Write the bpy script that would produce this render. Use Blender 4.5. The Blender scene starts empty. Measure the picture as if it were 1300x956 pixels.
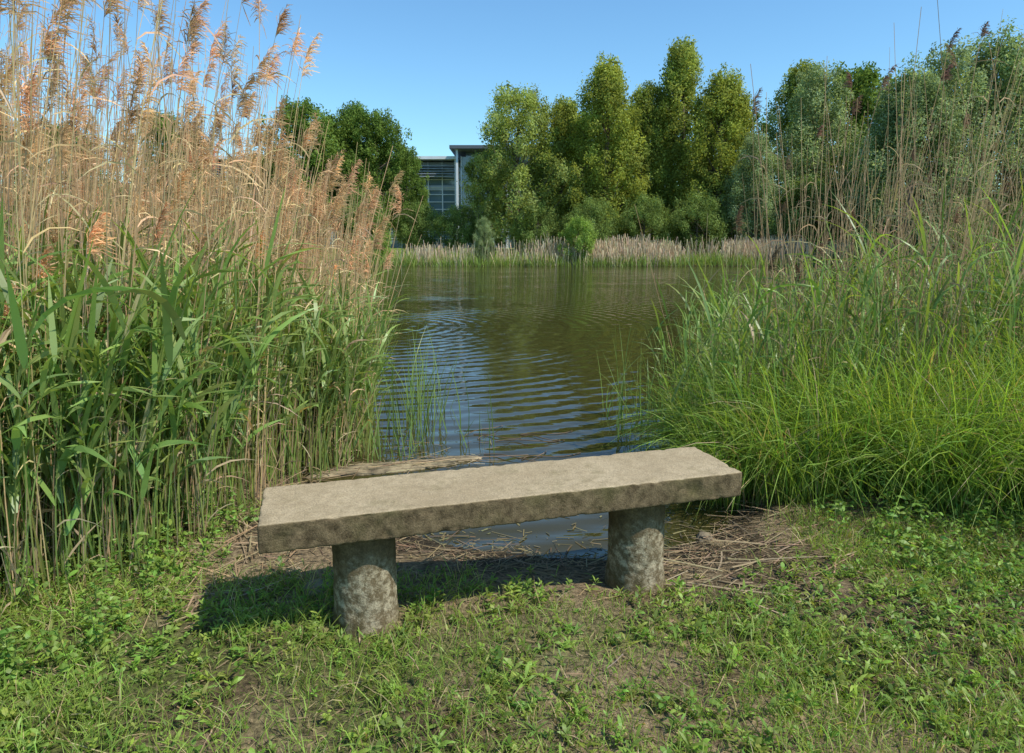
import bpy, math, numpy as np
from mathutils import Vector, noise as mnoise
rng = np.random.default_rng(7)
sc = bpy.context.scene
sc.view_settings.view_transform = 'Standard'
sc.view_settings.look = 'None'
sc.view_settings.exposure = 0

# ------------------------------------------------------------ helpers
def nrm(v):
    return v / (np.linalg.norm(v, axis=-1, keepdims=True) + 1e-9)

def vnoise(x, y, s, seed=0):
    x = np.asarray(x, float) * s + seed * 17.3; y = np.asarray(y, float) * s - seed * 9.1
    xi = np.floor(x); yi = np.floor(y); fx = x - xi; fy = y - yi
    fx = fx * fx * (3 - 2 * fx); fy = fy * fy * (3 - 2 * fy)
    def h(a, b):
        v = np.sin(a * 127.1 + b * 311.7) * 43758.5453
        return v - np.floor(v)
    return (h(xi, yi) * (1 - fx) + h(xi + 1, yi) * fx) * (1 - fy) + (h(xi, yi + 1) * (1 - fx) + h(xi + 1, yi + 1) * fx) * fy

def fbm(x, y, s, seed=0):
    return (vnoise(x, y, s, seed) + .5 * vnoise(x, y, s * 2.1, seed + 1) + .25 * vnoise(x, y, s * 4.3, seed + 2)) / 1.75

def sm(x):
    x = np.clip(x, 0, 1); return x * x * (3 - 2 * x)

class Geo:
    def __init__(s): s.v = []; s.f = []; s.c = []; s.m = []; s.n = 0
    def add(s, v, f, c, m=0):
        v = np.asarray(v, float).reshape(-1, 3); f = np.asarray(f).reshape(-1, 4)
        c = np.broadcast_to(np.asarray(c, float), (len(v), 3))
        s.v.append(v); s.f.append(f + s.n); s.c.append(c); s.m.append(np.full(len(f), m)); s.n += len(v)
    def mesh(s, name, mats, smooth=False):
        v = np.concatenate(s.v); f = np.concatenate(s.f); c = np.concatenate(s.c); m = np.concatenate(s.m)
        me = bpy.data.meshes.new(name)
        me.vertices.add(len(v)); me.vertices.foreach_set('co', v.astype(np.float32).ravel())
        me.loops.add(len(f) * 4); me.loops.foreach_set('vertex_index', f.astype(np.int32).ravel())
        me.polygons.add(len(f)); me.polygons.foreach_set('loop_start', (np.arange(len(f)) * 4).astype(np.int32))
        for mt in mats: me.materials.append(mt)
        me.polygons.foreach_set('material_index', m.astype(np.int32))
        me.polygons.foreach_set('use_smooth', np.full(len(f), smooth))
        me.update(calc_edges=True)
        a = me.color_attributes.new('Col', 'FLOAT_COLOR', 'POINT')
        rgba = np.ones((len(v), 4), np.float32); rgba[:, :3] = c
        a.data.foreach_set('color', rgba.ravel())
        return me
    def obj(s, name, mats, smooth=False):
        return link(name, s.mesh(name, mats, smooth))

def link(name, me, loc=(0, 0, 0), rz=0, sc_=(1, 1, 1), parent=None):
    o = bpy.data.objects.new(name, me); sc.collection.objects.link(o)
    o.location = loc; o.rotation_euler = (0, 0, rz); o.scale = sc_
    if parent: o.parent = parent
    return o

def blade(t): return np.minimum(1, t * 6 + .45) * (1 - t ** 2.2) + .02
def ovate(t): return np.sin(np.pi * np.clip(t, 0.03, .97)) ** .8
def flat(t): return np.ones_like(t)

def ribbons(g, base, d0, L, W, bend, S, c0, c1, prof=blade, p=1.0, ref=None, m=0):
    N = len(base); d0 = nrm(d0); L = np.broadcast_to(L, (N,)); W = np.broadcast_to(W, (N,))
    if ref is None:
        a = rng.uniform(0, 2 * np.pi, N); ref = np.stack([np.cos(a), np.sin(a), np.zeros(N)], 1)
    t = np.linspace(0, 1, S + 1); P = np.zeros((N, S + 1, 3)); P[:, 0] = base; D = np.zeros((N, S + 1, 3)); D[:, 0] = d0
    for i in range(1, S + 1):
        d = nrm(d0 + bend * ((t[i - 1] + t[i]) / 2) ** p); P[:, i] = P[:, i - 1] + d * (L / S)[:, None]; D[:, i] = d
    side = nrm(np.cross(D, ref[:, None, :]))
    w = (W[:, None] * prof(t)[None, :] * .5)[..., None]
    V = np.stack([P - side * w, P + side * w], 2)
    idx = np.arange(N * (S + 1) * 2).reshape(N, S + 1, 2)
    F = np.stack([idx[:, :-1, 0], idx[:, :-1, 1], idx[:, 1:, 1], idx[:, 1:, 0]], -1)
    c0 = np.broadcast_to(c0, (N, 3)); c1 = np.broadcast_to(c1, (N, 3))
    C = c0[:, None, :] * (1 - t)[None, :, None] + c1[:, None, :] * t[None, :, None]
    C = np.repeat(C[:, :, None, :], 2, 2)
    g.add(V.reshape(-1, 3), F.reshape(-1, 4), C.reshape(-1, 3), m)
    return P

def tubes(g, P, R, k, c, m=0):
    P = np.asarray(P, float); N, S, _ = P.shape
    R = np.broadcast_to(R, (N, S))
    T = np.gradient(P, axis=1); T = nrm(T)
    ref = np.where(np.abs(T[..., 2:3]) > .8, np.array([1., 0, 0]), np.array([0, 0, 1.]))
    A = nrm(np.cross(T, ref)); B = np.cross(T, A)
    an = np.arange(k) * 2 * np.pi / k
    V = P[:, :, None, :] + R[:, :, None, None] * (A[:, :, None, :] * np.cos(an)[None, None, :, None] + B[:, :, None, :] * np.sin(an)[None, None, :, None])
    idx = np.arange(N * S * k).reshape(N, S, k); nx = np.roll(idx, -1, 2)
    F = np.stack([idx[:, :-1], nx[:, :-1], nx[:, 1:], idx[:, 1:]], -1)
    c = np.asarray(c, float)
    if c.ndim == 2: c = np.repeat(c, S * k, 0)
    g.add(V.reshape(-1, 3), F.reshape(-1, 4), c, m)

def var(c, n, a=.25, hue=.12):
    c = np.asarray(c, float)
    return np.clip(c[None, :] * rng.uniform(1 - a, 1 + a, (n, 1)) * (1 + rng.uniform(-hue, hue, (n, 3))), .002, 1)

# ------------------------------------------------------------ materials
def newmat(name):
    m = bpy.data.materials.new(name); m.use_nodes = True; nt = m.node_tree; nt.nodes.clear()
    out = nt.nodes.new('ShaderNodeOutputMaterial'); return m, nt, out
def N(nt, t, **k):
    n = nt.nodes.new(t)
    for a, b in k.items():
        if hasattr(n, a): setattr(n, a, b)
        else: n.inputs[a].default_value = b
    return n
def foliage(name, trans=.35, rough=.5, spec=0.0, mul=(1, 1, 1), gain=1.0):
    m, nt, out = newmat(name); L = nt.links.new
    at = N(nt, 'ShaderNodeAttribute', attribute_name='Col')
    def scaled(v):
        mm = N(nt, 'ShaderNodeVectorMath', operation='MULTIPLY'); L(at.outputs['Color'], mm.inputs[0]); mm.inputs[1].default_value = v; return mm.outputs[0]
    if spec > 0:
        pr = N(nt, 'ShaderNodeBsdfPrincipled'); pr.inputs['Roughness'].default_value = rough; pr.inputs['Specular IOR Level'].default_value = spec; ci = pr.inputs['Base Color']
    else:
        pr = N(nt, 'ShaderNodeBsdfDiffuse'); ci = pr.inputs['Color']
    tr = N(nt, 'ShaderNodeBsdfTranslucent'); mx = N(nt, 'ShaderNodeMixShader'); mx.inputs[0].default_value = trans
    L(scaled((gain, gain, gain)), ci); L(scaled(tuple(gain * q for q in mul)), tr.inputs['Color'])
    L(pr.outputs[0], mx.inputs[1]); L(tr.outputs[0], mx.inputs[2]); L(mx.outputs[0], out.inputs[0]); return m
M_tree = foliage('tree_leaves', .42, mul=(1.5, 1.4, .8), gain=2.35)
M_leaf = foliage('grass_green', .4, .45, .3, (1.5, 1.4, .7), 2.0)
M_reed = foliage('reed_green', .38, .4, .4, (1.5, 1.4, .7), 2.1)
M_dry = foliage('dry_reed', .2, gain=1.3)
M_plume = foliage('reed_plume', .4, gain=1.25)
def simple(name, col, rough=.7, metal=0, nscale=6, namt=.3, bump=0.0, bscale=30):
    m, nt, out = newmat(name); L = nt.links.new
    pr = N(nt, 'ShaderNodeBsdfPrincipled'); pr.inputs['Roughness'].default_value = rough; pr.inputs['Metallic'].default_value = metal
    tc = N(nt, 'ShaderNodeTexCoord'); no = N(nt, 'ShaderNodeTexNoise'); no.inputs['Scale'].default_value = nscale; no.inputs['Detail'].default_value = 6
    L(tc.outputs['Object'], no.inputs['Vector'])
    mr = N(nt, 'ShaderNodeMapRange'); mr.inputs[1].default_value = .3; mr.inputs[2].default_value = .7; mr.inputs[3].default_value = 1 - namt; mr.inputs[4].default_value = 1 + namt
    L(no.outputs[0], mr.inputs[0])
    mm = N(nt, 'ShaderNodeVectorMath', operation='SCALE'); mm.inputs[0].default_value = col[:3]; L(mr.outputs[0], mm.inputs['Scale'])
    L(mm.outputs[0], pr.inputs['Base Color'])
    if bump:
        n2 = N(nt, 'ShaderNodeTexNoise'); n2.inputs['Scale'].default_value = bscale; n2.inputs['Detail'].default_value = 8; L(tc.outputs['Object'], n2.inputs['Vector'])
        b = N(nt, 'ShaderNodeBump'); b.inputs['Distance'].default_value = bump; L(n2.outputs[0], b.inputs['Height']); L(b.outputs[0], pr.inputs['Normal'])
    L(pr.outputs[0], out.inputs[0]); return m
M_bark = simple('bark', (.14, .11, .08), .9, 0, 8, .4, .02, 20)
M_twig = simple('twig', (.16, .11, .065), .9)
M_stone = simple('stone', (.24, .19, .12), .85, 0, 9, .45, .006, 60)
M_slabst = simple('landing_stone', (.23, .18, .105), .9, 0, 12, .65, .01, 40)
M_white = simple('white_steel', (.7, .72, .73), .4, 0, 3, .05)
M_roof = simple('roof_grey', (.3, .33, .37), .6, 0, 3, .1)
M_wall = simple('wall_panel', (.42, .45, .47), .6, 0, 2, .12)
M_dark = simple('dark_soffit', (.10, .11, .12), .5, 0, 2, .1)
m, nt, out = newmat('window_glass'); pr = N(nt, 'ShaderNodeBsdfPrincipled'); pr.inputs['Base Color'].default_value = (.16, .23, .27, 1); pr.inputs['Roughness'].default_value = .08; pr.inputs['Specular IOR Level'].default_value = 1.0
nt.links.new(pr.outputs[0], out.inputs[0]); M_glass = m

# ground
m, nt, out = newmat('ground_soil_grass'); L = nt.links.new
at = N(nt, 'ShaderNodeAttribute', attribute_name='Col'); tc = N(nt, 'ShaderNodeTexCoord')
pr = N(nt, 'ShaderNodeBsdfPrincipled'); pr.inputs['Roughness'].default_value = .9; pr.inputs['Specular IOR Level'].default_value = .2
n1 = N(nt, 'ShaderNodeTexNoise'); n1.inputs['Scale'].default_value = 45; n1.inputs['Detail'].default_value = 8; n1.inputs['Roughness'].default_value = .7
L(tc.outputs['Object'], n1.inputs['Vector'])
mr = N(nt, 'ShaderNodeMapRange'); mr.inputs[1].default_value = .35; mr.inputs[2].default_value = .68; mr.inputs[3].default_value = .25; mr.inputs[4].default_value = 1.9
L(n1.outputs[0], mr.inputs[0]); mm = N(nt, 'ShaderNodeVectorMath', operation='SCALE'); L(at.outputs['Color'], mm.inputs[0]); L(mr.outputs[0], mm.inputs['Scale']); L(mm.outputs[0], pr.inputs['Base Color'])
b = N(nt, 'ShaderNodeBump'); b.inputs['Distance'].default_value = .02; L(n1.outputs[0], b.inputs['Height']); L(b.outputs[0], pr.inputs['Normal'])
L(pr.outputs[0], out.inputs[0]); M_ground = m

# water
m, nt, out = newmat('pond_water'); L = nt.links.new
pr = N(nt, 'ShaderNodeBsdfPrincipled'); pr.inputs['Base Color'].default_value = (.046, .040, .012, 1); pr.inputs['Roughness'].default_value = .012; pr.inputs['IOR'].default_value = 1.45
tc = N(nt, 'ShaderNodeTexCoord')
def mapping(loc=(0, 0, 0), scl=(1, 1, 1), rz=0):
    mp = N(nt, 'ShaderNodeMapping'); mp.inputs['Location'].default_value = loc; mp.inputs['Scale'].default_value = scl; mp.inputs['Rotation'].default_value = (0, 0, rz)
    L(tc.outputs['Object'], mp.inputs['Vector']); return mp
mp1 = mapping(scl=(.8, 3.2, 1), rz=.06)
na = N(nt, 'ShaderNodeTexNoise'); na.inputs['Scale'].default_value = 1.5; na.inputs['Detail'].default_value = 2.5; na.inputs['Roughness'].default_value = .5; L(mp1.outputs[0], na.inputs['Vector'])
mp2 = mapping(loc=(2.4, -11.5, 0))
wv = N(nt, 'ShaderNodeTexWave', wave_type='RINGS', rings_direction='Z', wave_profile='SIN'); wv.inputs['Scale'].default_value = 1.25; wv.inputs['Distortion'].default_value = 3.0; wv.inputs['Detail'].default_value = 2; wv.inputs['Detail Scale'].default_value = .5
L(mp2.outputs[0], wv.inputs['Vector'])
mp3 = mapping(scl=(1, 2.2, 1))
nb = N(nt, 'ShaderNodeTexNoise'); nb.inputs['Scale'].default_value = .25; nb.inputs['Detail'].default_value = 1; L(mp3.outputs[0], nb.inputs['Vector'])
mk = N(nt, 'ShaderNodeMapRange'); mk.inputs[1].default_value = .36; mk.inputs[2].default_value = .6; mk.inputs[3].default_value = .2; mk.inputs[4].default_value = .7; L(nb.outputs[0], mk.inputs[0])
ml = N(nt, 'ShaderNodeMath', operation='MULTIPLY'); L(wv.outputs['Fac'], ml.inputs[0]); L(mk.outputs[0], ml.inputs[1])
ad = N(nt, 'ShaderNodeMath', operation='MULTIPLY_ADD'); L(na.outputs[0], ad.inputs[0]); ad.inputs[1].default_value = 1.1; L(ml.outputs[0], ad.inputs[2])
b = N(nt, 'ShaderNodeBump'); b.inputs['Distance'].default_value = .009; L(ad.outputs[0], b.inputs['Height']); L(b.outputs[0], pr.inputs['Normal'])
L(pr.outputs[0], out.inputs[0]); M_water = m

# concrete
def concrete(name, leg=False):
    m, nt, out = newmat(name); L = nt.links.new
    pr = N(nt, 'ShaderNodeBsdfPrincipled'); pr.inputs['Roughness'].default_value = .88; pr.inputs['Specular IOR Level'].default_value = .2
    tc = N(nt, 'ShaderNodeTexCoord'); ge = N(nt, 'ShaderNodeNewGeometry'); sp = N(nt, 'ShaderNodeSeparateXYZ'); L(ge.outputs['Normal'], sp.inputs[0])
    def nz(s, d=6, r=.6):
        n = N(nt, 'ShaderNodeTexNoise'); n.inputs['Scale'].default_value = s; n.inputs['Detail'].default_value = d; n.inputs['Roughness'].default_value = r; L(tc.outputs['Object'], n.inputs['Vector']); return n
    def ramp(src, a, bb, lo=0., hi=1.):
        r = N(nt, 'ShaderNodeMapRange'); r.inputs[1].default_value = a; r.inputs[2].default_value = bb; r.inputs[3].default_value = lo; r.inputs[4].default_value = hi; L(src, r.inputs[0]); return r.outputs[0]
    def mix(f, a, bb, mode='MIX'):
        x = N(nt, 'ShaderNodeMix', data_type='RGBA', blend_type=mode)
        if isinstance(f, float): x.inputs[0].default_value = f
        else: L(f, x.inputs[0])
        for i, q in ((6, a), (7, bb)):
            if isinstance(q, tuple): x.inputs[i].default_value = q
            else: L(q, x.inputs[i])
        return x.outputs[2]
    big = nz(4, 6, .6); mid = nz(22, 8, .7); fine = nz(160, 6, .75)
    if leg:
        po = N(nt, 'ShaderNodeSeparateXYZ'); L(tc.outputs['Object'], po.inputs[0])
        col = mix(ramp(mid.outputs[0], .35, .65), (.085, .06, .03, 1), (.19, .135, .07, 1))
        lichen = mix(ramp(nz(30, 8, .75).outputs[0], .45, .60), (.16, .12, .065, 1), (.50, .42, .28, 1))
        zz = N(nt, 'ShaderNodeMath', operation='MULTIPLY_ADD'); L(big.outputs[0], zz.inputs[0]); zz.inputs[1].default_value = .35; L(po.outputs[2], zz.inputs[2])
        f = ramp(zz.outputs[0], .36, .44, 1, 0)
        col = mix(f, col, lichen)
        col = mix(ramp(zz.outputs[0], .17, .26, .75, 0), col, (.13, .105, .04, 1))
    else:
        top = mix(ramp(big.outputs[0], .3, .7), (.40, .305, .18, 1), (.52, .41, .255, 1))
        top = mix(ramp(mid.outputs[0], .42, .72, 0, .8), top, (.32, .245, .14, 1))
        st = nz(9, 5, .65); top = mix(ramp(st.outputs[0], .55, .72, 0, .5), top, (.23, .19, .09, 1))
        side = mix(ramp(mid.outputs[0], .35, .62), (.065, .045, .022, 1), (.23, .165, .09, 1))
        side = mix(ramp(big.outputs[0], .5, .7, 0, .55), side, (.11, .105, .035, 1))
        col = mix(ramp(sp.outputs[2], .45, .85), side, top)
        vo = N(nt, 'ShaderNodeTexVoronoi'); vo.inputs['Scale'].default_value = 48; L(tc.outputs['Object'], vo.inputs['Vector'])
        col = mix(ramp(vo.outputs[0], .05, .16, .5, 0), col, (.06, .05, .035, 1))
    col = mix(.85, col, ramp(fine.outputs[0], .3, .7, .5, 1.3), 'MULTIPLY')
    L(col, pr.inputs['Base Color'])
    hh = N(nt, 'ShaderNodeMath', operation='MULTIPLY_ADD'); L(mid.outputs[0], hh.inputs[0]); hh.inputs[1].default_value = 1.3; L(fine.outputs[0], hh.inputs[2])
    b = N(nt, 'ShaderNodeBump'); b.inputs['Distance'].default_value = .004; L(hh.outputs[0], b.inputs['Height']); L(b.outputs[0], pr.inputs['Normal'])
    L(pr.outputs[0], out.inputs[0]); return m
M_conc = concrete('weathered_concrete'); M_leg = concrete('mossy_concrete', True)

# ------------------------------------------------------------ terrain
WZ = -.10
sx = np.array([-60, -25, -6, -3, -1.5, -1.15, -.6, 0, .6, 1.1, 1.4, 3, 6, 30, 60.])
sy = np.array([20, 9, 5.4, 4.7, 4.35, 4.0, 3.3, 3.08, 3.06, 3.35, 3.9, 4.5, 5.0, 9, 20.])
def pond_d(x, y):
    d = np.minimum(y - (np.interp(x, sx, sy) + .12 * (fbm(x, y, 2.2, 3) - .5) * 2), 35.6 + 1.2 * (fbm(x, y, .12, 5) - .5) - y)
    return np.minimum(np.minimum(d, x + 27), 34 - x)
def hgt(x, y):
    x = np.asarray(x, float); y = np.asarray(y, float); d = pond_d(x, y)
    near = y < 20
    land = WZ + np.where(near, .10 * sm(-d / .55) + .004, .45 * sm(-d / 3.0) + .01)
    land = land + np.where(near, .035 * (fbm(x, y, 3.0, 9) - .5) * sm(-d / .3) + .014 * (fbm(x, y, 14, 12) - .5), .3 * (fbm(x, y, .1, 4) - .5) * sm(-d / 5))
    water = WZ - .6 * sm(d / 1.6)
    z = np.where(d > 0, water, land)
    return z
def grid_coords(lo, hi, st, far_lo, far_hi, k=26):
    c = np.arange(lo, hi + st / 2, st)
    a = lo - np.geomspace(st * 2, lo - far_lo, k)[::-1]; b_ = hi + np.geomspace(st * 2, far_hi - hi, k)
    return np.concatenate([a, c, b_])
gx = grid_coords(-3.6, 3.6, .024, -700, 700, 44)
gy = np.concatenate([grid_coords(1.2, 5.2, .024, -200, 34, 34), np.arange(34.5, 44, .5), np.geomspace(45, 900, 26)])
X, Y = np.meshgrid(gx, gy); Z = hgt(X, Y)
d = pond_d(X, Y)
soil = np.array([.115, .082, .045]); tan = np.array([.25, .185, .105]); mud = np.array([.05, .038, .022]); grs = np.array([.10, .12, .032]); lawn = np.array([.17, .22, .045])
f = sm((fbm(X, Y, 2.4, 21) - .35) / .3)[..., None]
C = soil * (1 - f) + tan * f
f = sm((fbm(X, Y, 1.6, 31) - .38) / .25)[..., None] * sm((2.6 - Y) / .5)[..., None] * .8
C = C * (1 - f) + grs * f
f = sm((d + .42) / .35)[..., None]; C = C * (1 - f) + mud * f
f = np.clip(sm((1.3 - Y) / .5) + sm((Y - 36.5) / 2) + sm((np.abs(X) - 3.3) / 1) * (Y < 20), 0, 1)[..., None]
C = C * (1 - f) + lawn * f
g = Geo(); idx = np.arange(X.size).reshape(X.shape)
F = np.stack([idx[:-1, :-1], idx[:-1, 1:], idx[1:, 1:], idx[1:, :-1]], -1)
g.add(np.stack([X, Y, Z], -1).reshape(-1, 3), F.reshape(-1, 4), C.reshape(-1, 3)); g.obj('ground', [M_ground], True)
g = Geo(); g.add([[-29, 2.6, WZ], [36, 2.6, WZ], [36, 37, WZ], [-29, 37, WZ]], [[0, 1, 2, 3]], (0, 0, 0)); g.obj('pond_water', [M_water])

# ------------------------------------------------------------ bench
def rbox(sx_, sy_, sz_, st, r, seed):
    def lin(h): 
        n = max(2, int(round(2 * h / st))); return np.linspace(-h, h, n + 1)
    hx, hy, hz = sx_ / 2, sy_ / 2, sz_ / 2; V = []; Fs = []; n0 = 0
    for ax in range(3):
        hs = [hx, hy, hz]; u, v = [(1, 2), (2, 0), (0, 1)][ax]
        cu, cv = lin(hs[u]), lin(hs[v]); U, W_ = np.meshgrid(cu, cv, indexing='ij')
        for sgn in (-1, 1):
            P = np.zeros(U.shape + (3,)); P[..., u] = U; P[..., v] = W_; P[..., ax] = sgn * hs[ax]
            ii = np.arange(U.size).reshape(U.shape) + n0; n0 += U.size
            q = np.stack([ii[:-1, :-1], ii[1:, :-1], ii[1:, 1:], ii[:-1, 1:]], -1)
            if sgn < 0: q = q[..., ::-1]
            V.append(P.reshape(-1, 3)); Fs.append(q.reshape(-1, 4))
    V = np.concatenate(V); Fs = np.concatenate(Fs)
    key = np.round(V * 1e5).astype(int); _, first, inv = np.unique(key, axis=0, return_index=True, return_inverse=True)
    V = V[first]; Fs = inv.ravel()[Fs]
    h = np.array([hx, hy, hz]); inner = np.clip(V, -(h - r), h - r); dv = V - inner
    V = inner + nrm(dv) * r
    out_ = []
    for p, dd in zip(V, nrm(dv)):
        q = Vector(p); n1 = mnoise.fractal(q * 9 + Vector((seed, 0, 0)), 1.0, 2.0, 5)
        n2 = mnoise.noise(q * 28 + Vector((0, seed, 3)))
        e = sorted([h[i] - abs(p[i]) for i in range(3)]); edge = max(0, 1 - e[1] / .02)
        dsp = .0015 * n1 - edge * .012 * max(0, n2 - .14) - (.020 * max(0, mnoise.noise(q * 14 + Vector((9, seed, 1))) - .34) if e[2] < 1 and abs(dd[2]) < .5 else 0)
        out_.append(Vector(p) + Vector(dd) * dsp)
    g = Geo(); g.add(np.array([tuple(v) for v in out_]), Fs, (1, 1, 1)); return g
bench = bpy.data.objects.new('concrete_bench', None); sc.collection.objects.link(bench)
bench.location = (-.0055, 2.548, 0); bench.rotation_euler = (0, 0, math.radians(16.3))
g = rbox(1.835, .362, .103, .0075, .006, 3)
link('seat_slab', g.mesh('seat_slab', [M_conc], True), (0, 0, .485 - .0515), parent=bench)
for i, u in enumerate((-.565, .545)):
    k, S = 96, 70; an = np.arange(k) * 2 * np.pi / k; zs = np.linspace(-.12, .383, S); V = []
    for z in zs:
        for a in an:
            r = .117 - .003 * (z / .38) + .010 * max(0, (.07 - z) / .07) * .6
            q = Vector((math.cos(a) * 1.2, math.sin(a) * 1.2, z * 8 + i * 7))
            r += .0022 * mnoise.fractal(q * 2.2, 1, 2, 5) + .002 * mnoise.noise(q * 1.0) - .006 * max(0, mnoise.noise(q * 3.1 + Vector((4, 4, 4))) - .3)
            V.append((r * math.cos(a), r * math.sin(a), z))
    idx = np.arange(S * k).reshape(S, k); nx = np.roll(idx, -1, 1)
    F = np.stack([idx[:-1], nx[:-1], nx[1:], idx[1:]], -1); g = Geo(); g.add(V, F.reshape(-1, 4), (1, 1, 1))
    link('leg_%d' % (i + 1), g.mesh('leg', [M_leg], True), (u, 0.0, 0), parent=bench)

# ------------------------------------------------------------ stones
def stone(name, x, y, a, b_, c, rz, seed, mat, dz=0., flatp=1.0):
    k, S = 60, 20; V = []
    for j in range(S):
        ph = math.pi * (j / (S - 1)) - math.pi / 2
        for i in range(k):
            th = 2 * math.pi * i / k
            q = Vector((math.cos(ph) * math.cos(th), math.cos(ph) * math.sin(th), math.sin(ph)))
            s = 1 + .28 * mnoise.noise(q * 1.5 + Vector((seed, 0, 0))) + .14 * mnoise.noise(q * 4 + Vector((seed, 5, 0)))
            sg = lambda v, e: math.copysign(abs(v) ** e, v)
            V.append((a * sg(q.x, .6) * s, b_ * sg(q.y, .6) * s, c * sg(q.z, flatp) * (s if flatp == 1 else 1 + .1 * (s - 1))))
    idx = np.arange(S * k).reshape(S, k); nx = np.roll(idx, -1, 1)
    F = np.stack([idx[:-1], nx[:-1], nx[1:], idx[1:]], -1); g = Geo(); g.add(V, F.reshape(-1, 4), (1, 1, 1))
    z = float(hgt(x, y)) if dz == 0 else dz
    link(name, g.mesh(name, [mat], True), (x, y, z), rz)
stone('stone', -.80, 2.60, .06, .045, .03, .3, 1, M_stone)
stone('stone', -.70, 2.80, .03, .025, .02, .3, 5, M_stone)
stone('stone', -.93, 2.74, .03, .02, .015, 1.3, 7, M_stone)
stone('stone', .98, 3.28, .05, .035, .02, 1.3, 8, M_stone)
stone('flat_stone_slab', -.82, 4.36, .46, .09, .026, .28, 11, M_slabst, WZ - .010, .25)
stone('flat_stone_slab', -.36, 4.54, .14, .05, .022, .1, 13, M_slabst, WZ - .010, .25)

# ------------------------------------------------------------ reeds
def sample(n, fn, box):
    P = np.zeros((0, 2))
    while len(P) < n:
        q = np.stack([rng.uniform(box[0], box[1], n * 3), rng.uniform(box[2], box[3], n * 3)], 1)
        P = np.concatenate([P, q[rng.uniform(0, 1, len(q)) < fn(q[:, 0], q[:, 1])]])
    P = P[:n]; return P[:, 0], P[:, 1]
def base3(x, y): return np.stack([x, y, np.maximum(hgt(x, y), WZ - .25)], 1)

def green_reeds(g, x, y, H, nl=8, leafL=(.32, .58), leafW=(.016, .03), wind=(.35, 0), lean=.07, tone=(.105, .15, .045), f0=.35, dmax=1.5, stem=.0038):
    n = len(x); B = base3(x, y)
    ln = np.stack([rng.normal(0, lean, n), rng.normal(0, lean, n), np.ones(n)], 1)
    bd = np.stack([rng.normal(wind[0] * .25, .08, n), rng.normal(wind[1] * .25, .08, n), np.zeros(n)], 1)
    t = np.linspace(0, 1, 6)
    P = B[:, None, :] + H[:, None, None] * (nrm(ln)[:, None, :] * t[None, :, None] + bd[:, None, :] * (t ** 2)[None, :, None])
    c = var((.16, .20, .06), n, .3)
    tubes(g, P, (stem * (1 - .6 * t))[None, :], 3, c)
    for k in range(nl):
        f = f0 + (1 - f0) * (k + rng.uniform(0, .8, n)) / nl; f = np.minimum(f, 1)
        p = B + H[:, None] * (nrm(ln) * f[:, None] + bd * (f ** 2)[:, None])
        az = rng.uniform(0, 2 * np.pi, n)
        hd = np.stack([np.cos(az) + wind[0], np.sin(az) + wind[1], np.zeros(n)], 1); hd = nrm(hd)
        up = rng.uniform(1.1, 3.2, n) + f * .8
        d0 = hd.copy(); d0[:, 2] = up
        L_ = rng.uniform(*leafL, n) * (.75 + .45 * f) * np.clip(H / 1.4, .6, 1.1)
        droop = rng.uniform(.1, dmax, n) ** 1.4
        bend = hd * droop[:, None] * .9; bend[:, 2] = -droop * .9
        ref = nrm(np.stack([-hd[:, 1], hd[:, 0], np.zeros(n)], 1) * .25 * rng.normal(0, 1, (n, 1)) + hd + rng.normal(0, .35, (n, 3)))
        c0 = var(tone, n, .32, .12); c1 = c0 * np.array([1.2, 1.12, .9])
        old = rng.uniform(0, 1, n) < (.16 if k < 2 else .03)
        c0[old] = var((.22, .17, .09), old.sum()); c1[old] = c0[old]
        ribbons(g, p, d0, L_, rng.uniform(*leafW, n), bend, 6, c0, c1, blade, 1.2, ref=ref)

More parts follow.
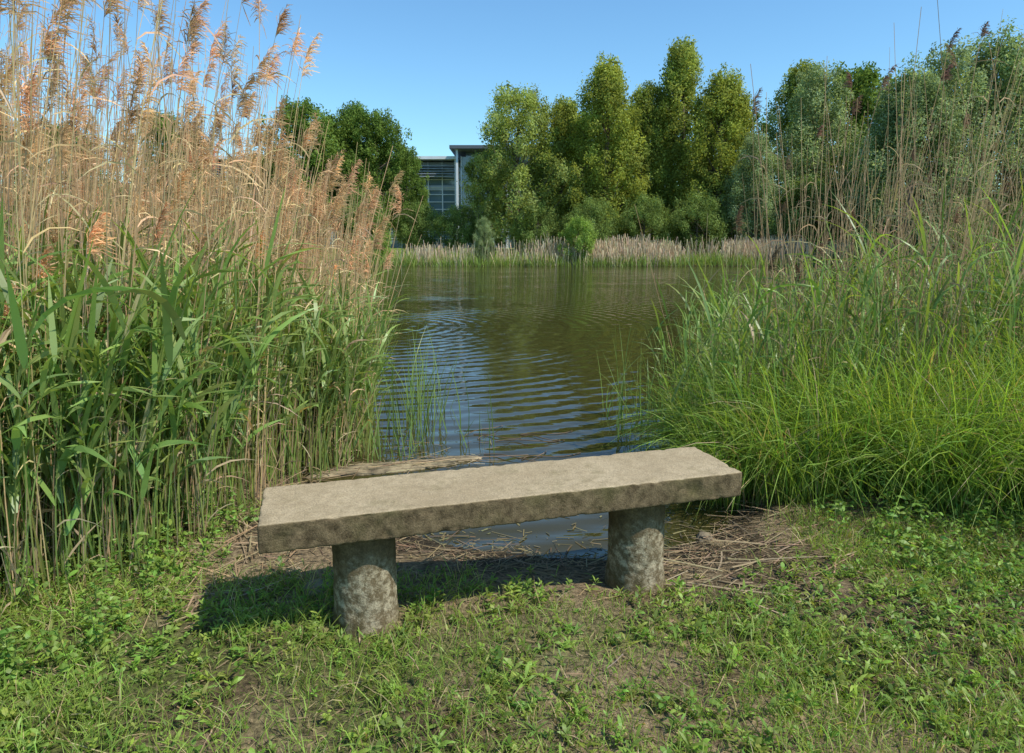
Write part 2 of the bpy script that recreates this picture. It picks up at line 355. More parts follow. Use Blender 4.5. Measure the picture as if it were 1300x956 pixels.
def old_reeds(g, gp, x, y, H, plume=.45, tone=(.40, .285, .15), lean=.06, wind=(.05, 0), ptone=(.44, .25, .12), r=.0028, nd=3, pl=1.0):
    n = len(x); B = base3(x, y)
    d0 = nrm(np.stack([rng.normal(wind[0], lean, n), rng.normal(wind[1], lean, n), np.ones(n)], 1))
    bd = np.stack([rng.normal(wind[0], .035, n), rng.normal(0, .035, n), np.zeros(n)], 1)
    t = np.linspace(0, 1, 6)
    cur = lambda f: B + H[:, None] * (d0 * f[:, None] + bd * (f ** 2)[:, None])
    P = B[:, None, :] + H[:, None, None] * (d0[:, None, :] * t[None, :, None] + bd[:, None, :] * (t ** 2)[None, :, None])
    c = var(tone, n, .3, .08)
    tubes(g, P, (r * (1 - .55 * t))[None, :] * rng.uniform(.8, 1.25, (n, 1)), 3, c)
    for k in range(nd):
        f = rng.uniform(.1, .92, n); az = rng.uniform(0, 2 * np.pi, n); hd = np.stack([np.cos(az), np.sin(az), np.zeros(n)], 1)
        dd = hd * .6; dd[:, 2] = rng.uniform(.3, 1.6, n); dr = rng.uniform(.3, 2.4, n); be = hd * .4 * dr[:, None]; be[:, 2] = -dr
        c0 = var(np.array(tone) * 1.05, n, .3)
        ribbons(g, cur(f), dd, rng.uniform(.12, .32, n), rng.uniform(.005, .011, n), be, 4, c0, c0, blade, 1.0)
    s = rng.uniform(0, 1, n) < plume; tp = P[:, -1][s]; td = nrm(P[:, -1] - P[:, -2])[s]; k = s.sum()
    M = 120; az = rng.uniform(0, 2 * np.pi, k); side = np.stack([np.cos(az) + .6, np.sin(az) * .7, np.zeros(k)], 1); side = nrm(side)
    Lp = rng.uniform(.13, .26, k) * pl
    u = rng.uniform(0, 1, (k, M)); 
    ax = tp[:, None, :] + td[:, None, :] * ((u - .35) * Lp[:, None])[..., None] + side[:, None, :] * ((np.clip(u - .2, 0, 1) ** 2) * Lp[:, None] * .45)[..., None]
    spread = rng.uniform(.3, 1.0, (k, 1, 1))
    dd = td[:, None, :] * 1.0 + side[:, None, :] * .55 + rng.normal(0, 1, (k, M, 3)) * spread
    be = side[:, None, :] * .7 + np.array([0, 0, -1.0]) * rng.uniform(.3, 2.0, (k, M, 1))
    ll = (rng.uniform(.03, .11, (k, M)) * (1.15 - .75 * u) * pl)
    cp = np.repeat(var(ptone, k, .35, .07), M, 0) * rng.uniform(.6, 1.35, (k * M, 1))
    ribbons(gp, ax.reshape(-1, 3), dd.reshape(-1, 3), ll.ravel(), rng.uniform(.002, .0042, k * M), be.reshape(-1, 3), 2, cp, cp * 1.1, lambda t: .45 + .9 * np.sin(np.pi * t * .95), 1.0)

# left bed
ly = np.array([2.0, 2.25, 2.8, 3.4, 3.98, 4.6, 6, 9, 14]); lx = np.array([-2.5, -1.95, -1.48, -1.30, -1.15, -.90, -1.2, -2.0, -3.4])
def left_in(x, y, soft=.22):
    e = np.interp(y, ly, lx) - x + (fbm(x, y, 3, 40) - .5) * .35
    return sm(e / soft) * (y > 2.0)
def wl(x, y): return left_in(x, y) * np.where(y < 5.2, 1, .35) * np.clip(1.25 - (np.interp(y, ly, lx) - x) * .25, .2, 1)
g = Geo(); gp = Geo(); gg = Geo()
x, y = sample(2500, wl, (-6.0, -.8, 2.0, 8))
H = rng.uniform(.8, 1.28, len(x)) * np.interp(x, [-2.2, -1.0], [1.0, .92])
green_reeds(gg, x, y, H, 6)
x, y = sample(1100, lambda a, b_: left_in(a, b_, .15) * (np.interp(b_, ly, lx) - a < .9), (-3.4, -.8, 2.05, 6)); 
green_reeds(gg, x, y, rng.uniform(.7, 1.25, 1100), 2, (.25, .45), (.010, .018), (.3, 0), .09, f0=.55, stem=.0042)
x, y = sample(240, lambda a, b_: left_in(a, b_) * (b_ < 3.4), (-3.4, -1.3, 2.05, 3.4))
green_reeds(gg, x, y, rng.uniform(.7, 1.12, 240), 8, (.42, .68), (.022, .034), (.5, -.1), .08, (.105, .16, .05), .3, 1.7)
x, y = sample(4200, lambda a, b_: left_in(a, b_, .3) * np.where(b_ < 6, 1, .5), (-6.0, -.9, 2.35, 9))
H = rng.uniform(1.75, 2.6, len(x)); H = np.where(rng.uniform(0, 1, len(x)) < .25, H * rng.uniform(.4, .85, len(x)), H)
H *= np.interp(x / y, [-.6, -.38, -.2], [1.08, .97, .82])
old_reeds(g, gp, x, y, H, .22, (.54, .385, .21), ptone=(.58, .365, .19), nd=2, r=.003)
x, y = sample(320, lambda a, b_: left_in(a, b_, .1) * (np.interp(b_, ly, lx) - a < .7), (-3.4, -.9, 2.1, 5.2))
old_reeds(g, gp, x, y, rng.uniform(.2, .9, 320), 0, (.36, .27, .16), .16, nd=1)
gg.obj('green_reed_bed', [M_reed]); g.obj('dry_reed_bed', [M_dry]); gp.obj('reed_plumes', [M_plume])

# right bed
ry = np.array([3.9, 4.3, 4.8, 6, 8, 12, 16]); rx = np.array([1.25, 1.02, 1.02, 1.45, 2.15, 3.6, 5.0])
def right_in(x, y, soft=.3):
    return sm((x - np.interp(y, ry, rx) + (fbm(x, y, 3, 50) - .5) * .3) / soft) * (y > 3.9)
g = Geo(); gp = Geo(); gg = Geo()
x, y = sample(1400, lambda a, b_: right_in(a, b_) * np.where(b_ < 6, 1, .4), (.9, 6.5, 3.9, 8.5))
H = rng.uniform(.85, 1.45, len(x)) * np.interp(x / y, [.2, .32, .5, .7], [.72, .9, 1.02, 1.1])
green_reeds(gg, x, y, H, 6, (.28, .5), (.009, .018), (-.15, 0), .1, (.10, .145, .036))
x, y = sample(1350, lambda a, b_: right_in(a, b_, .8) * np.where(b_ < 6.5, 1, .5) * np.interp(a / b_, [.2, .34, .45, .62], [.05, .22, .7, 1]), (1.0, 6.5, 4.0, 8))
H = rng.uniform(1.7, 3.0, len(x)); H = np.where(rng.uniform(0, 1, len(x)) < .4, H * rng.uniform(.4, .8, len(x)), H)
H *= np.interp(x / y, [.2, .35, .5], [.70, .86, 1.0])
old_reeds(g, gp, x, y, H, .06, (.33, .235, .13), .13, wind=(.02, 0), ptone=(.22, .135, .08), r=.0032, nd=2, pl=.7)
x = np.array([1.75, 1.9, 2.1, 2.3, 2.5, 2.75, 3.0, 3.2, 2.2]); y = np.array([4.6, 5.0, 4.9, 4.6, 4.8, 4.4, 4.6, 4.5, 4.3])
old_reeds(g, gp, x, y, np.array([2.65, 2.5, 2.75, 2.6, 3.0, 2.8, 3.1, 2.9, 2.5]), 1.0, (.28, .19, .11), .09, wind=(.06, 0), ptone=(.2, .115, .08), r=.0036, nd=2, pl=.6)
gg.obj('green_reed_bed', [M_reed]); g.obj('dry_reed_bed', [M_dry]); gp.obj('reed_plumes', [M_plume])

# sparse shoots in water
g = Geo(); x = np.concatenate([rng.uniform(-1.0, -.55, 110), rng.uniform(.8, 1.3, 90), rng.uniform(-.5, -.1, 10)]); y = np.concatenate([rng.uniform(4.4, 6.2, 110), rng.uniform(4.3, 6.0, 90), rng.uniform(4.5, 5.2, 10)])
n = len(x); B = base3(x, y); B[:, 2] = WZ - .05
ribbons(g, B, np.stack([rng.normal(0, .12, n), rng.normal(0, .1, n), np.ones(n)], 1), rng.uniform(.25, .95, n), rng.uniform(.006, .011, n), rng.normal(0, .35, (n, 3)), 6, var((.09, .14, .04), n), var((.12, .17, .05), n))
g.obj('water_reed_shoots', [M_reed])

# sedge mass on the right
def sedge_in(x, y):
    fy = np.interp(x, [1.15, 1.5, 2.0, 2.6, 3.4, 5], [3.62, 3.42, 3.34, 3.15, 3.05, 2.9])
    return sm((y - fy + (fbm(x, y, 2.5, 60) - .5) * .3) / .15) * (y < 5.2) * (x > 1.12) * (.35 + .65 * (fbm(x, y, 4, 61) > .42))
g = Geo(); x, y = sample(14000, sedge_in, (1.1, 4.6, 2.9, 4.7)); n = len(x); B = base3(x, y); B[:, 2] = np.maximum(B[:, 2], WZ)
cx = (x * 3.2).round() / 3.2; cy = (y * 3.2).round() / 3.2
hd = nrm(np.stack([(x - cx) * 3 + rng.normal(-.12, .45, n), (y - cy) * 3 + rng.normal(-.15, .45, n), np.zeros(n)], 1))
d0 = hd * rng.uniform(.05, .45, (n, 1)); d0[:, 2] = 1
dr = rng.uniform(.2, 1.0, n) ** 1.5 * 3.6; be = hd * dr[:, None] * .75; be[:, 2] = -dr * .8
Ls = rng.uniform(.65, 1.25, n) * (.85 + .3 * fbm(x, y, 1.3, 62)) * np.interp(x, [1.1, 1.8], [.75, 1])
c0 = var((.10, .155, .028), n, .38); c1 = c0 * np.array([1.35, 1.25, 1.1])
dead = rng.uniform(0, 1, n) < .06; c0[dead] = var((.25, .19, .10), dead.sum()); c1[dead] = c0[dead]
ribbons(g, B, d0, Ls, rng.uniform(.004, .0085, n), be, 7, c0, c1, blade, 1.6, ref=nrm(hd + rng.normal(0, .3, (n, 3))))
g.obj('sedge_grass', [M_leaf])

# ------------------------------------------------------------ ground cover
def away(x, y):
    ok = np.ones_like(x)
    for u in (-.565, .545):
        lx_ = -.0055 + u * math.cos(math.radians(16.3)); ly_ = 2.548 + u * math.sin(math.radians(16.3)); ok = ok * (np.hypot(x - lx_, y - ly_) > .13)
    return ok
g = Geo()
def wmask(x, y):
    m = (.12 + .88 * sm((fbm(x, y, 3.0, 70) - .36) / .16)) * sm((2.8 - y + .45 * np.clip(x - .9, 0, 1.2)) / .4)
    m = np.maximum(m * .9, .8 * sm((-x - 1.15) / .3) * (y < 2.9)); m = np.maximum(m, .8 * sm((x - 1.5) / .5) * (y < 3.5) * fbm(x, y, 3, 71))
    return m * away(x, y) * (pond_d(x, y) < -.2)
x, y = sample(7600, wmask, (-2.6, 3.4, 1.45, 3.5)); n = len(x); B = base3(x, y)
sz = rng.uniform(.35, 1.25, n) ** 1.3; colp = var((.115, .165, .03), n, .4, .18); ph = rng.uniform(0, 6.28, n)
hp = rng.uniform(.004, .045, n) * sz; asp = rng.uniform(.6, 1.3, n)
for k in range(7):
    a = ph + k * 2.4; hd = np.stack([np.cos(a), np.sin(a), np.zeros(n)], 1); f = k / 7
    b0 = B + np.array([0, 0, 1.]) * (hp * (.3 + f))[:, None]
    d0 = hd.copy(); d0[:, 2] = rng.uniform(.1, .9, n) + f * .8; be = hd * .2; be[:, 2] = -rng.uniform(.2, 1.2, n)
    ribbons(g, b0, d0, rng.uniform(.014, .036, n) * sz / asp, rng.uniform(.006, .014, n) * sz * asp, be, 3, colp * .85, colp * rng.uniform(.9, 1.35, (n, 1)), ovate, 1.0, ref=nrm(hd + rng.normal(0, .2, (n, 3))))
# taller nettly weeds
x, y = sample(420, lambda a, b_: np.clip(sm((a - 1.35) / .5) * (b_ > 2.45) + sm((-a - 1.25) / .3), 0, 1) * away(a, b_) * (pond_d(a, b_) < -.1), (-2.5, 3.4, 1.8, 3.5)); n = len(x); B = base3(x, y)
Hh = rng.uniform(.06, .2, n); t = np.linspace(0, 1, 4); ld = nrm(np.stack([rng.normal(0, .2, n), rng.normal(0, .2, n), np.ones(n)], 1))
tubes(g, B[:, None, :] + ld[:, None, :] * (Hh[:, None] * t[None, :])[..., None], .0015, 3, var((.10, .13, .04), n))
for k in range(11):
    f = (k + 1) / 11; a = rng.uniform(0, 6.28, n); hd = np.stack([np.cos(a), np.sin(a), np.zeros(n)], 1); d0 = hd.copy(); d0[:, 2] = .5; be = hd * .2; be[:, 2] = -rng.uniform(.3, 1.4, n)
    c = var((.10, .155, .03), n, .3)
    ribbons(g, B + ld * (Hh * f)[:, None], d0, rng.uniform(.025, .055, n), rng.uniform(.010, .02, n), be, 4, c, c * 1.2, ovate, 1.0, ref=nrm(hd + rng.normal(0, .2, (n, 3))))
g.obj('ground_weeds', [M_leaf])
# short grass
g = Geo()
def gmask(x, y):
    m = .6 * sm((fbm(x, y, 2.2, 80) - .36) / .16) * (y < 2.7) + .9 * sm((x - .75 + (2.3 - y) * .4) / .6) * (y < 3.35) * sm((fbm(x, y, 2.6, 81) - .36) / .2) + .4 * (y < 1.95) * sm((fbm(x, y, 3, 83) - .32) / .2) + .5 * (x < -1.3)
    return np.clip(m, 0, 1) * away(x, y) * (pond_d(x, y) < -.15)
x, y = sample(50000, gmask, (-3.0, 3.8, 1.4, 3.5)); n = len(x); B = base3(x, y)
be = rng.normal(0, .7, (n, 3)); be[:, 2] = -rng.uniform(0, 1.0, n)
c = var((.13, .18, .035), n, .35); s = rng.uniform(0, 1, n) < .13; c[s] = var((.26, .20, .11), s.sum())
ribbons(g, B, np.stack([rng.normal(0, .4, n), rng.normal(0, .4, n), np.ones(n)], 1), rng.uniform(.02, .075, n) * (1 + .8 * (fbm(x, y, 3, 82) > .55)), rng.uniform(.002, .0042, n), be, 3, c * .9, c * 1.25)
g.obj('short_grass', [M_leaf])
# straw litter
g = Geo()
def litter(n, box, fn, Lr, Wr, tone, ax=.5, lift=.02, water=False):
    x, y = sample(n, fn, box); B = base3(x, y); B[:, 2] = np.where(pond_d(x, y) > 0, WZ + .002, B[:, 2]) + rng.uniform(.001, lift, n)
    a = rng.normal(0.1, ax, n) + np.pi * (rng.uniform(0, 1, n) < .5); d0 = np.stack([np.cos(a), np.sin(a), rng.normal(0, .02 if water else .06, n)], 1)
    be = rng.normal(0, .12, (n, 3)); be[:, 2] *= .3; c = var(tone, n, .45, .1)
    Lq = rng.uniform(0, 1, n) ** 2 * (Lr[1] - Lr[0]) + Lr[0]
    ribbons(g, B, d0, Lq, rng.uniform(*Wr, n), be, 4, c, c, flat, 1.0, ref=nrm(rng.normal(0, .25, (n, 3)) + np.array([0, 0, 1.])))
shore = lambda x, y: away(x, y) * np.exp(-((pond_d(x, y) + .18) / .17) ** 2) * (y < 5)
litter(1500, (-1.5, 1.9, 2.5, 4.3), shore, (.02, .28), (.0025, .006), (.20, .15, .09), .8, .012)
litter(190, (.5, 1.7, 2.6, 3.4), lambda x, y: away(x, y) * (pond_d(x, y) < -.02) * np.exp(-((x - 1.05) / .4) ** 2), (.06, .42), (.003, .007), (.27, .205, .125), .6)
litter(4200, (-2.0, 2.2, 1.4, 3.3), lambda x, y: away(x, y) * (pond_d(x, y) < 0) * (.3 + fbm(x, y, 3, 90)), (.008, .09), (.002, .005), (.23, .17, .10), 2, .012)
litter(60, (-2.0, 2.2, 1.5, 2.9), lambda x, y: away(x, y) * 1., (.08, .3), (.003, .005), (.34, .27, .17), 1.5, .02)
litter(450, (-1.5, -.9, 2.4, 4.0), lambda x, y: away(x, y) * (pond_d(x, y) < .2), (.06, .35), (.003, .007), (.27, .20, .115), 1.2, .03)
litter(420, (-1.0, 1.2, 3.0, 4.2), lambda x, y: (pond_d(x, y) > .01) * np.exp(-pond_d(x, y) / .18), (.006, .10), (.003, .009), (.16, .14, .07), .8, .003, True)
litter(60, (-.9, .1, 4.2, 5.2), lambda x, y: (pond_d(x, y) > .02) * 1., (.05, .35), (.003, .007), (.18, .13, .07), .7, .004, True)
litter(160, (-1.3, -.2, 4.2, 4.7), lambda x, y: np.exp(-((y - 4.36 - (x + .82) * .28) / .1) ** 2), (.04, .35), (.003, .006), (.3, .23, .14), .5, .025, True)
g.obj('straw_litter', [M_dry])
# floating twigs
g = Geo(); n = 9; x0 = rng.uniform(-.45, .15, n); y0 = rng.uniform(4.35, 5.1, n); a = rng.uniform(-.5, 1.0, n); t = np.linspace(0, 1, 8)
P = np.zeros((n, 8, 3)); Lt = rng.uniform(.2, .55, n)
P[..., 0] = x0[:, None] + np.cos(a)[:, None] * Lt[:, None] * t; P[..., 1] = y0[:, None] + np.sin(a)[:, None] * Lt[:, None] * t + .05 * np.sin(t * 5 + 1)[None]; P[..., 2] = WZ + .004 + .03 * np.sin(t * 3)[None] * rng.uniform(0, 1, (n, 1))
tubes(g, P, .0035, 5, (.1, .07, .04)); g.obj('floating_twigs', [M_twig], True)

# ------------------------------------------------------------ trees
def leaves(g, c, size, col, outward=None, aspect=.5, m=0):
    n = len(c); nr = rng.normal(0, 1, (n, 3))
    if outward is not None: nr = nr * .75 + outward
    nr[:, 2] += .25; nr = nrm(nr); a = nrm(np.cross(nr, rng.normal(0, 1, (n, 3)))); a[:, 2] -= .3; a = nrm(a); b_ = np.cross(nr, a)
    s = (size * rng.uniform(.6, 1.4, n))[:, None]
    V = np.stack([c - a * s * .5, c + b_ * s * aspect * .5, c + a * s * .5, c - b_ * s * aspect * .5], 1)
    idx = np.arange(n * 4).reshape(n, 4); g.add(V.reshape(-1, 3), idx, np.repeat(col, 4, 0), m)
def tree_mesh(name, H, R, tone, tone2, ncl=190, npl=230, ls=.17, peak=.75, power=.6, base=.04, seed=1, crs=.55, spires=8):
    g = Geo(); ph = rng.uniform(0, 6.28, 4)
    def env(u, az):
        uu = np.clip((u - base) / (1 - base), 0.001, .999)
        return R * np.sin(np.pi * uu ** peak) ** power * (1 + .16 * np.sin(2 * az + ph[0] + u * 5) + .13 * np.sin(3 * az + ph[1] - u * 9) + .08 * np.sin(5 * az + u * 17 + ph[2]))
    t = np.linspace(0, 1, 9); ax = lambda u: np.stack([.25 * np.sin(u * 4 + ph[0]) * u, .25 * np.sin(u * 3 + ph[1]) * u, u * H], -1)
    tubes(g, ax(t * .93)[None], (.022 * H * (1 - t) ** .8 + .01)[None], 8, (.2, .2, .2), 1)
    nl = 34; u0 = rng.uniform(.08, .75, nl); az = rng.uniform(0, 6.28, nl); u1 = np.minimum(u0 + rng.uniform(.1, .28, nl), .95); r1 = env(u1, az) * rng.uniform(.6, .95, nl)
    p0 = ax(u0); p1 = ax(u1); p1[:, 0] += np.cos(az) * r1; p1[:, 1] += np.sin(az) * r1
    s = np.linspace(0, 1, 6)[None, :, None]; P = p0[:, None] * (1 - s) + p1[:, None] * s; P[..., 2] -= (np.sin(np.pi * s[..., 0]) * .06 * H) * .5
    P += rng.normal(0, .05, P.shape) * s
    tubes(g, P, (.0075 * H * (1 - s[..., 0] * .85)) * rng.uniform(.6, 1.1, (nl, 1)), 5, (.2, .2, .2), 1)
    k = ncl; u = base + (1 - base) * rng.uniform(0.02, .97, k); az2 = rng.uniform(0, 6.28, k); rr = env(u, az2) * rng.uniform(0, 1, k) ** .45 * .92
    cc = ax(u); cc[:, 0] += np.cos(az2) * rr; cc[:, 1] += np.sin(az2) * rr
    cc = np.concatenate([cc, P[:, -1], P[:, -2], P[:, -3]])
    sp = rng.uniform(0, 6.28, spires); su = rng.uniform(.6, .99, spires); sr = env(su, sp) * .8; scn = ax(su + .04); scn[:, 0] += np.cos(sp) * sr; scn[:, 1] += np.sin(sp) * sr
    cc = np.concatenate([cc, scn]); K = len(cc)
    cr = rng.uniform(.5, 1.15, K) * crs; cr[-spires:] *= .6
    br = rng.uniform(.62, 1.3, K); mixc = rng.uniform(0, 1, (K, 1)); colc = (np.array(tone) * (1 - mixc) + np.array(tone2) * mixc) * br[:, None]
    nn = np.maximum(40, (npl * (cr / crs) ** 2 * rng.uniform(.5, 1.2, K))).astype(int); own = np.repeat(np.arange(K), nn)
    dirs = nrm(rng.normal(0, 1, (len(own), 3))); rad = rng.uniform(0, 1, len(own)) ** .5
    lob = 1 + .35 * np.sin(dirs[:, 0] * 5 + own) * np.sin(dirs[:, 1] * 4 + own * 2)
    off = dirs * (cr[own] * rad * lob)[:, None]; off[:, 2] *= 1.35; pos = cc[own] + off
    keep = pos[:, 2] > .1; pos = pos[keep]; own = own[keep]; dirs = dirs[keep]
    col = colc[own] * rng.uniform(.75, 1.3, (len(own), 1))
    out_ = pos - ax(np.clip(pos[:, 2] / H, 0, 1)); out_ = nrm(out_)
    leaves(g, pos, ls, col, outward=(dirs * .5 + out_ * .5))
    return g.mesh(name, [M_tree, M_bark])
oliv, oliv2 = (.11, .13, .024), (.16, .175, .04)
dark, dark2 = (.05, .08, .018), (.085, .12, .026)
grey, grey2 = (.095, .125, .055), (.145, .175, .09)
T_A = tree_mesh('poplar_a', 12, 2.6, oliv, oliv2, 210, 210, .16, .7, .55, spires=10)
T_A2 = tree_mesh('poplar_b', 12, 2.8, (.09, .115, .026), oliv2, 200, 220, .16, .62, .55, spires=12)
T_B = tree_mesh('willow_a', 10, 3.2, oliv, (.14, .165, .055), 210, 220, .15, .85, .45, spires=8)
T_C = tree_mesh('ash_a', 10, 3.2, dark, dark2, 190, 220, .18, .95, .5, base=.12)
T_D = tree_mesh('white_willow_a', 10, 2.9, grey, grey2, 210, 230, .14, .8, .5, spires=12)
T_D2 = tree_mesh('white_willow_b', 10, 2.5, (.07, .10, .04), grey2, 190, 220, .14, .7, .55, spires=14)
T_S = tree_mesh('shrub_a', 2.4, 1.05, (.10, .15, .03), (.14, .19, .05), 60, 130, .075, .95, .5, crs=.22, spires=12)
T_S2 = tree_mesh('shrub_b', 5, 2.6, (.06, .085, .022), (.11, .145, .045), 110, 180, .13, 1.0, .5, crs=.5, base=.0)
def put(name, me, H0, x, y, H, w=1.0):
    s = H / H0; link(name, me, (x, y, float(hgt(x, y)) - .05), rng.uniform(0, 6.28), (s * w, s * w, s))
put('ash_tree', T_C, 10, -21.0, 43, 8.4); put('ash_tree', T_C, 10, -26, 41, 7.5); put('ash_tree', T_C, 10, -16.5, 47, 6.5)
put('ash_tree', T_C, 10, -12.9, 44, 9.3, 1.0); put('ash_tree', T_C, 10, -8.9, 46, 9.0, .9); put('ash_tree', T_C, 10, -10.7, 47, 9.6, .9)
put('ash_tree', T_C, 10, -6.9, 46, 6.8, .7)
put('willow_tree', T_B, 10, .4, 42, 9.9, 1.0); put('willow_tree', T_B, 10, -1.5, 43.0, 6.2, .9)
put('poplar_tree', T_A, 12, 5.4, 41, 11.1, 1.05); put('poplar_tree', T_A2, 12, 3.1, 44, 9.6, 1.05)
put('poplar_tree', T_A2, 12, 10.4, 43, 12.6, .9); put('poplar_tree', T_A, 12, 12.2, 41, 10.4, 1.0); put('poplar_tree', T_A2, 12, 8.0, 43, 10.2, 1.0)
put('willow_tree', T_D, 10, 13.5, 38.5, 6.6, .95)
put('poplar_tree', T_A2, 12, 18.7, 46, 12.0, 1.0); put('white_willow_tree', T_D, 10, 17.3, 40, 10.4, .95); put('ash_tree', T_C, 10, 15.3, 50, 10.6, 1.0)
put('white_willow_tree', T_D2, 10, 19.6, 34.5, 10.2, 1.0); put('white_willow_tree', T_D, 10, 22.3, 36, 11.0, .95); put('white_willow_tree', T_D2, 10, 25.5, 37.5, 11.6, 1.1)
put('white_willow_tree', T_D, 10, 29, 38, 11, 1.0); put('white_willow_tree', T_D2, 10, 33, 39, 11, 1.0); put('poplar_tree', T_A, 12, 37, 40, 12, 1.0)
put('ash_tree', T_C, 10, 5.2, 52, 10.0, 1.1); put('ash_tree', T_C, 10, 10, 53, 10.5, 1.1); put('ash_tree', T_C, 10, -32, 42, 9, 1.1); put('poplar_tree', T_A, 12, -38, 40, 11, 1.0); put('ash_tree', T_C, 10, 23, 47, 12.0, 1.1)
put('willow_shrub', T_D, 10, -1.5, 36.3, 2.5, .9)
put('green_shrub', T_S, 2.4, 3.4, 35.9, 2.5, .95); put('green_shrub', T_S, 2.4, -7.0, 37, 1.6, 1.2)
for x, y, H, w in [(1.5, 40, 3.0, 1), (4.5, 39, 3.2, 1), (7.5, 39.5, 3.4, 1), (10.4, 39, 3.4, 1.1), (-9.2, 42, 3.8, 1), (-12.5, 41, 3.2, 1), (16, 38, 4.2, 1), (19, 37, 4, 1), (22, 35, 4, 1), (-17, 41, 4, 1.2), (-22, 40, 4, 1.2), (-3.4, 43, 3.0, 1.0), (26, 36, 4, 1.2), (30, 36, 4, 1.2), (13, 42, 5, 1.2), (-28, 40, 4, 1.3), (-5.9, 44, 3.2, 1)]:
    put('bank_shrub', T_S2, 5, x, y, H, w)
# distant tree line
g = Geo(); K = 560; xx = rng.uniform(-260, 260, K); yy = rng.uniform(112, 150, K); hh = rng.uniform(.3, 1, K) * (8 + 5 * vnoise(xx, xx * 0, .05, 4))
own = np.repeat(np.arange(K), 90); dirs = nrm(rng.normal(0, 1, (len(own), 3))); pos = np.stack([xx, yy, hh * rng.uniform(.2, 1, K)], 1)[own] + dirs * rng.uniform(1.0, 2.6, (len(own), 1)) * np.array([1.3, 1.3, 1.0]); pos[:, 2] = np.abs(pos[:, 2])
leaves(g, pos, 1.1, var((.05, .075, .025), K, .3)[own], outward=dirs, aspect=.8); g.obj('distant_trees', [M_tree])

# far bank reeds
g = Geo(); x, y = sample(11000, lambda a, b_: sm((a + 6.5) / 3.5) * np.exp(-((b_ - 36.6) / .9) ** 2) * (.12 + .88 * (fbm(a, b_, .45, 95) > .42)), (-9, 33, 35.2, 38.5)); n = len(x); B = base3(x, y)
c = var((.48, .385, .25), n, .25); hmul = (.35 + .8 * fbm(x, y, .5, 96))
ribbons(g, B, np.stack([rng.normal(0, .1, n), rng.normal(0, .1, n), np.ones(n)], 1), rng.uniform(.8, 1.6, n) * hmul * np.interp(x, [-8, -3], [.5, 1]), rng.uniform(.012, .035, n), rng.normal(0, .15, (n, 3)), 3, c * .8, c, lambda t: .6 + .5 * t, 1)
g.obj('far_bank_dry_reeds', [M_dry])
g = Geo(); x, y = sample(12000, lambda a, b_: np.exp(-((b_ - 35.8) / .5) ** 2), (-20, 33, 34.9, 38)); n = len(x); B = base3(x, y); c = var((.11, .15, .035), n, .3)
ribbons(g, B, np.stack([rng.normal(0, .2, n), rng.normal(0, .2, n), np.ones(n)], 1), rng.uniform(.25, .8, n) * (.4 + fbm(x, y, .6, 97)), rng.uniform(.02, .04, n), rng.normal(0, .4, (n, 3)), 3, c, c * 1.2)
x, y = sample(9000, lambda a, b_: 1. + 0 * a, (-22, 20, 37, 44)); n = len(x); B = base3(x, y); c = var((.13, .17, .035), n, .3)
ribbons(g, B, np.stack([rng.normal(0, .3, n), rng.normal(0, .3, n), np.ones(n)], 1), rng.uniform(.15, .5, n), rng.uniform(.03, .06, n), rng.normal(0, .4, (n, 3)), 2, c, c * 1.2)
g.obj('far_bank_grass', [M_leaf])

# ------------------------------------------------------------ building
bld = bpy.data.objects.new('office_building', None); sc.collection.objects.link(bld); bld.location = (0, 62, .3)
def boxes(name, lst, mat):
    g = Geo()
    for (x0, x1, y0, y1, z0, z1) in lst:
        V = [(x, y, z) for x in (x0, x1) for y in (y0, y1) for z in (z0, z1)]
        g.add(V, [[0, 1, 3, 2], [4, 6, 7, 5], [0, 4, 5, 1], [2, 3, 7, 6], [0, 2, 6, 4], [1, 5, 7, 3]], (1, 1, 1))
    return link(name, g.mesh(name, [mat]), parent=bld)
boxes('glass_walls', [(-30, -4.6, .5, 16, 0, 7.6), (-4.4, 8, -1.5, 14, 0, 7.9)], M_glass)
boxes('floor_bands', [(-30.1, -4.5, .35, .48, z, z + .45) for z in (2.6, 5.2, 7.2)] + [(-4.5, 8.1, -1.65, -1.52, z, z + .5) for z in (2.7, 5.4)], M_wall)
boxes('mullions', [(x, x + .09, .22, .33, 0, 7.7) for x in np.arange(-30, -4.6, 1.25)] + [(x, x + .09, -1.8, -1.67, 0, 7.9) for x in np.arange(-4.4, 8, 1.2)] + [(-30, -4.6, .24, .32, z, z + .06) for z in np.arange(.9, 7.4, .65)], M_white)
boxes('roof_slab', [(-31, -4.7, -1.2, 17, 7.75, 8.0)], M_white)
boxes('overhanging_roof', [(-5.2, 9.5, -3.6, 15, 8.35, 8.62)], M_dark)
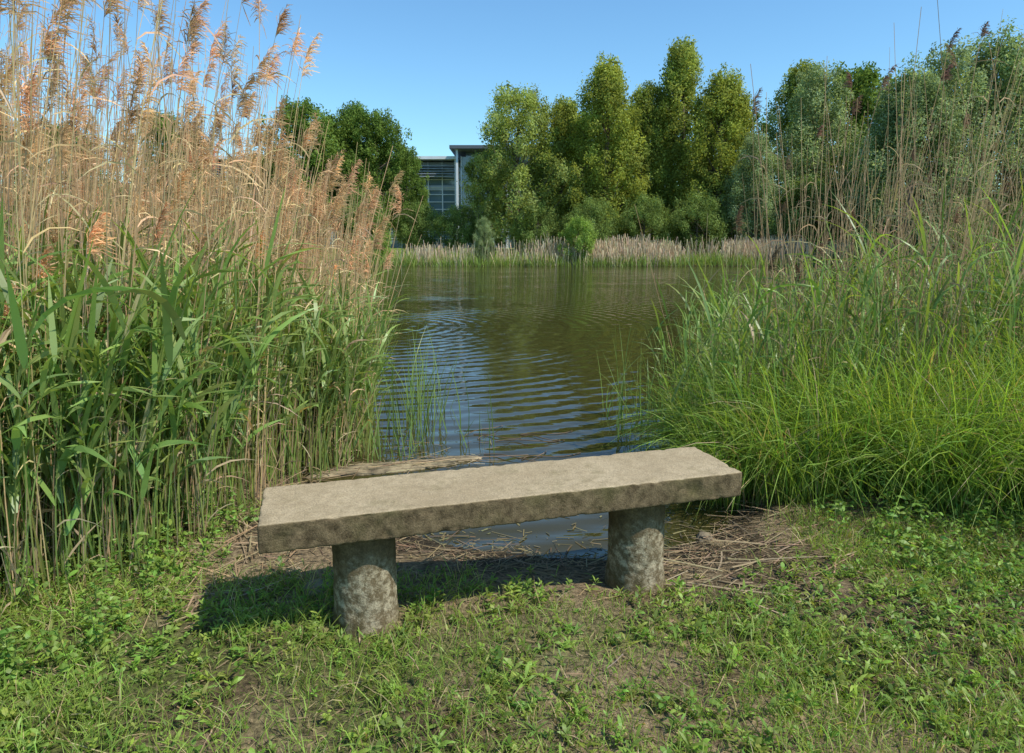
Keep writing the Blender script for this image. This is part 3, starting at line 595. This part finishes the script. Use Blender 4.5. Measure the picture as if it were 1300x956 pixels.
boxes('clerestory', [(-4.0, 7.5, -1.0, 13, 7.92, 8.34)], M_glass)
boxes('columns', [(x, x + .16, -1.0, -.84, 0, 7.74) for x in np.arange(-29, -4.8, 4.0)] + [(x, x + .18, -3.2, -3.02, 0, 8.34) for x in (-4.7, -.5, 4, 8)], M_white)
boxes('sun_louvres', [(-30, -4.8, -.8 + i * .0, -.1, 6.3 + i * .22, 6.36 + i * .22) for i in range(5)], M_roof)

# ------------------------------------------------------------ light, sky, camera
el = math.radians(52); hx, hy = .89, -.46; hl = math.hypot(hx, hy)
s = Vector((hx / hl * math.cos(el), hy / hl * math.cos(el), math.sin(el)))
ld = bpy.data.lights.new('sun', 'SUN'); ld.energy = 5.0; ld.angle = math.radians(.5); ld.color = (1, .96, .87)
lo = bpy.data.objects.new('sun', ld); sc.collection.objects.link(lo); lo.rotation_euler = s.to_track_quat('Z', 'Y').to_euler(); lo.location = (5, -5, 20)
w = bpy.data.worlds.new('World'); sc.world = w; w.use_nodes = True; nt = w.node_tree; nt.nodes.clear()
sk = nt.nodes.new('ShaderNodeTexSky'); sk.sky_type = 'NISHITA'; sk.sun_disc = False; sk.sun_elevation = el; sk.sun_rotation = math.atan2(hx, hy); sk.air_density = 1.1; sk.dust_density = .2; sk.ozone_density = .7
tn = nt.nodes.new('ShaderNodeVectorMath'); tn.operation = 'MULTIPLY'; tn.inputs[1].default_value = (.70, 1.06, 1.26)
bg = nt.nodes.new('ShaderNodeBackground'); bg.inputs[1].default_value = .15; wo = nt.nodes.new('ShaderNodeOutputWorld')
nt.links.new(sk.outputs[0], tn.inputs[0]); nt.links.new(tn.outputs[0], bg.inputs[0]); nt.links.new(bg.outputs[0], wo.inputs[0])
cd = bpy.data.cameras.new('camera'); cam = bpy.data.objects.new('camera', cd); sc.collection.objects.link(cam)
cam.location = (0, 0, 1.42); cam.rotation_euler = (math.radians(90 - 8.7), 0, 0)
cd.sensor_width = 36; cd.lens = 36 * 867 / 1300; cd.shift_y = -45 / 1300; cd.clip_end = 3000; cd.clip_start = .05
sc.camera = cam
